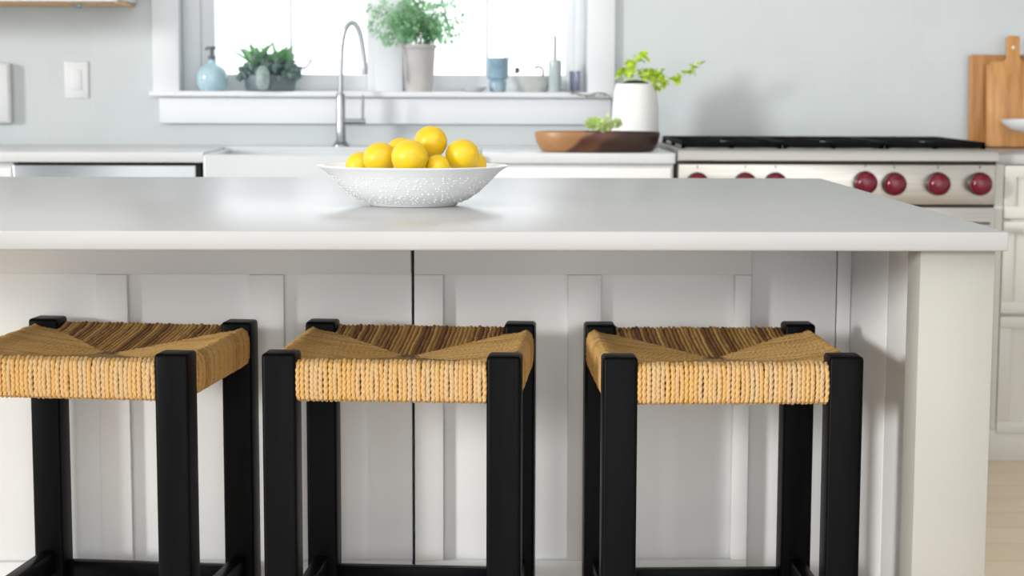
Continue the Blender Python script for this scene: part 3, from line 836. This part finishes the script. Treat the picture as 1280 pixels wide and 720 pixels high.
# white crock with lime-green plant
CYk = 5.66
cp = at(793.5, 180, CYk)
e = empty('potted_plant', (cp.x, CYk, ZC), 'white ceramic crock with a lime green trailing plant beside the range', 'plant')
R = px(29.5, CYk); hh = az(790, 104.5, CYk)-ZC
cr = mat('matt_white_ceramic', (.86, .87, .85), .4)
obj('pot', lathe(bmesh.new(), [(0, 0), (R*.90, 0), (R*.97, .006), (R*1.0, hh*.25), (R*.98, hh*.6), (R*.91, hh*.86), (R*.84, hh*.97), (R*.80, hh), (R*.76, hh), (R*.72, hh*.93), (0, hh*.9)], n=48), cr, e)
obj('soil', lathe(bmesh.new(), [(0, hh+.012), (R*.35, hh+.009), (R*.70, hh-.004), (0, hh-.008)], n=24), M['soil'], e)
lf = bmesh.new()
def P2(u, v, dy=0): return at(u, v, CYk+dy)-Vector((cp.x, CYk, ZC))
strands = [[(790, 104), (784, 92), (778, 88), (776, 96)], [(790, 104), (792, 85), (798, 74), (806, 70)], [(795, 104), (803, 90), (815, 88), (826, 97), (831, 106)],
           [(795, 104), (806, 98), (816, 104), (820, 112)], [(800, 104), (822, 92), (840, 100), (846, 98), (856, 92), (866, 86), (876, 80)], [(790, 104), (786, 84), (790, 78)],
           [(795, 104), (812, 94), (818, 96), (826, 90)]]
for si, stn in enumerate(strands):
    n_ = len(stn); ps = smooth_pts([P2(u, v, -.03*i_/n_ if si % 2 else .02*i_/n_) for i_, (u, v) in enumerate(stn)], 5)
    tube(lf, ps, .0012, 5)
    for i_ in range(4, len(ps)):
        if si == 4 and (i_ in (4, 5, 6, 7, 8, 14, 17, 18, 19, 24, 27, 28, 29)): continue
        for q in range(2 if si != 4 else 2):
            leaf(lf, ps[i_], (random.uniform(-1, 1), random.uniform(-1, .4), random.uniform(-.5, .9)), random.uniform(.018, .029), random.uniform(.014, .020), .25, .25, 4)
leaf(lf, P2(874, 82), (1, 0, .6), .012, .008)
obj('leaves', lf, M['leaf_lime'], e)

# cutting boards leaning on the tiles
def rounded(x0, x1, z0, z1, r, n=5):
    o = []
    for cx_, cz_, a0 in ((x1-r, z1-r, 0), (x0+r, z1-r, PI/2), (x0+r, z0+r, PI), (x1-r, z0+r, 1.5*PI)):
        for k_ in range(n+1): a = a0+PI/2*k_/n; o.append((cx_+r*math.cos(a), cz_+r*math.sin(a)))
    return o
BYk = 5.855
x0, x1 = ax(1213, 100, BYk), ax(1262, 100, BYk)+.12; hb_ = az(1230, 69, BYk+.02)-ZC
b = prism(bmesh.new(), rounded(-(x1-x0)/2, (x1-x0)/2, 0, hb_, .006), -.011, .011, 'y', .002)
b.transform(Matrix.Rotation(-.045, 4, 'X'))
tag(obj('cutting_board', b, M['board_wood2'], loc=((x0+x1)/2, BYk+.004, ZC+.001)), 'plain rectangular darker oak board leaning on the wall, behind the paddle board', 'cutting board', 'wooden boards leaning on the tiles')
BY2 = 5.80
x0 = ax(1235, 120, BY2); hx0, hx1 = ax(1262, 60, BY2), ax(1278, 60, BY2); cxh = (hx0+hx1)/2; half = cxh-x0
zs = az(1250, 77, BY2+.03)-ZC; zh = az(1270, 45, BY2+.03)-ZC; hw = (hx1-hx0)/2
out = [(half-.006, 0), (half, .006), (half, zs-.012), (half-.012, zs), (hw+.012, zs), (hw, zs+.010), (hw, zh-.006), (hw-.006, zh), (-hw+.006, zh), (-hw, zh-.006), (-hw, zs+.010), (-hw-.012, zs), (-half+.012, zs), (-half, zs-.012), (-half, .006), (-half+.006, 0)]
b = prism(bmesh.new(), out, -.010, .010, 'y', .002)
b.transform(Matrix.Rotation(-.11, 4, 'X'))
pb = tag(obj('paddle_board', b, M['board_wood'], loc=(cxh, BY2, ZC+.002)), 'honey coloured paddle cutting board with an upright handle, front one at the right edge', 'cutting board', 'wooden boards leaning on the tiles')
hole = lathe(bmesh.new(), [(0, 0), (.0055, 0), (.0055, .0015), (0, .0015)], n=20)
hole.transform(Matrix.Rotation(-.11, 4, 'X') @ Matrix.Translation((-.002, -.0102, zh-.038)) @ Matrix.Rotation(PI/2, 4, 'X'))
obj('hanging_hole', hole, mat('pale_hole_showing_wall', (.75, .72, .62), .6), pb)
# small white bowl in front of the boards
WBY = 5.66
bp_ = at(1293, 172, WBY)
R = px(43, WBY); zr0 = az(1270, 150, WBY-.06)-ZC
pr = [(0, 0), (R*.24, 0), (R*.25, .003), (R*.12, .008), (R*.12, zr0-px(19, WBY)), (R*.35, zr0-px(16, WBY)), (R*.72, zr0-px(12, WBY)), (R*.92, zr0-px(5, WBY)), (R, zr0), (R*.96, zr0), (R*.86, zr0-px(5, WBY)), (R*.6, zr0-px(10, WBY)), (0, zr0-px(11, WBY))]
tag(obj('serving_bowl', lathe(bmesh.new(), pr, n=48), M['porcelain'], loc=(bp_.x, WBY, ZC)), 'small white shallow bowl in front of the wooden boards at the right edge', 'bowl')

# ================================================================ WALL THINGS
ov = empty('wall_switch', (ax(96, 100, WY), WY, az(96, 100, WY)), 'white wall switch plate on the tiles left of the window', 'switch')
wd, hd_ = px(14.5, WY), px(22.5, WY)
obj('plate', box(-wd, wd, -.006, -.0005, -hd_, hd_, .002), M['plastic'], ov)
obj('rocker', box(-wd*.42, wd*.42, -.009, -.0058, -hd_*.55, hd_*.55, .0015), M['plastic'], ov)
xe = ax(12, 110, WY-.035)
zt_, zb_ = az(6, 79, WY-.03), az(6, 154, WY-.03)
ob = empty('wall_panel', (xe-.09, WY, zb_), 'tall white box fixed to the tiles, cut off by the left edge of the photo', 'wall panel')
obj('housing', box(-.09, .09, -.03, -.0005, 0, zt_-zb_, .004), M['plastic'], ob)
obj('cover', box(-.084, .084, -.034, -.0302, .006, zt_-zb_-.006, .0015), M['plastic'], ob)
# upper cabinet: only its underside shows along the top edge
UY = 5.56
ux1 = ax(146, 3, UY); uz = az(60, 3.0, UY)
e = empty('upper_cabinet', (ux1-.6, UY, uz), 'white wall cabinet with a pale wooden underside at the top left corner', 'cabinet')
obj('carcass', box(-.6, .6, .02, WY-UY-.0005, .012, 2.6195-uz, .002), M['white_paint'], e)
obj('bottom_board', box(-.6, .59, .021, WY-UY-.001, 0, .0115, .001), M['underside'], e)
obj('door', shaker(bmesh.new(), -.598, -.002, 0, .004, 2.60-uz, .05), M['white_paint'], e)
obj('door', shaker(bmesh.new(), .002, .598, 0, .004, 2.60-uz, .05), M['white_paint'], e)
pk = at(99, 7, UY+.12)
pkx = pk.x-(ux1-.6)
lp = lathe(bmesh.new(), [(0, -.012), (.012, -.012), (.017, -.008), (.018, -.001), (0, -.001)], (pkx, .12, 0), n=24)
obj('puck_light', lp, M['bright_steel'], e)

# ================================================================ LIGHT
SKY_FRONT, SKY_BACK = .64, 2.4
w = bpy.data.worlds.new('daylight'); C.world = w; w.use_nodes = True
nt = w.node_tree; bg = nt.nodes['Background']
bg.inputs['Color'].default_value = (.94, .975, 1.0, 1)
# the sky is brightest beyond the sink window and dimmer on the far side of the house
tcw = nt.nodes.new('ShaderNodeTexCoord'); sw = nt.nodes.new('ShaderNodeSeparateXYZ'); mw = nt.nodes.new('ShaderNodeMapRange')
mw.inputs[1].default_value = -.3; mw.inputs[2].default_value = .7; mw.inputs[3].default_value = SKY_FRONT; mw.inputs[4].default_value = SKY_BACK
nt.links.new(tcw.outputs['Generated'], sw.inputs[0]); nt.links.new(sw.outputs['Y'], mw.inputs[0]); nt.links.new(mw.outputs[0], bg.inputs['Strength'])
def sun(name, d, e_, ang, col):
    l = bpy.data.lights.new(name, 'SUN'); l.energy = e_; l.angle = math.radians(ang); l.color = col
    o = bpy.data.objects.new(name, l); COL.objects.link(o)
    o.rotation_euler = Vector(d).to_track_quat('-Z', 'Y').to_euler(); o.location = (-2, -2, 3)
sun('low_daylight', (.80, .57, -.15), 2.05, 8, (1.0, .985, .965))
sun('added_front_fill', (-.05, .98, -.10), 1.1, 45, (.97, .985, 1.0))  # added low frontal fill to brighten the island panels; no known door behind it

def overhead_fill(x, y, wx, wy, e_):  # unseen overhead fill, added to brighten the worktop and floor
    l = bpy.data.lights.new('added_overhead_fill', 'AREA'); l.shape = 'RECTANGLE'; l.size = wx; l.size_y = wy; l.energy = e_; l.color = (1, .985, .96)
    o = bpy.data.objects.new('added_overhead_fill', l); COL.objects.link(o); o.location = (x, y, 2.6)
overhead_fill(-.3, .9, 3.4, 2.6, 66)
overhead_fill(0, 4.4, 3.0, .8, 8)

# ================================================================ CAMERA
cam = bpy.data.cameras.new('camera'); co = bpy.data.objects.new('camera', cam); COL.objects.link(co)
co.matrix_world = Matrix(((R2.x, U2.x, -FW.x, 0), (R2.y, U2.y, -FW.y, 0), (R2.z, U2.z, -FW.z, CAM_H), (0, 0, 0, 1)))
cam.sensor_width = 36; cam.lens = FPX/1280*36
cam.shift_x = -(CX-640)/1280
cam.clip_start = .05
cam.dof.use_dof = True; cam.dof.focus_distance = 2.75; cam.dof.aperture_fstop = 7.5
C.camera = co
vs = C.view_settings
vs.view_transform = 'Standard'; vs.look = 'None'; vs.gamma = 1; vs.use_curve_mapping = False; vs.exposure = 0.0
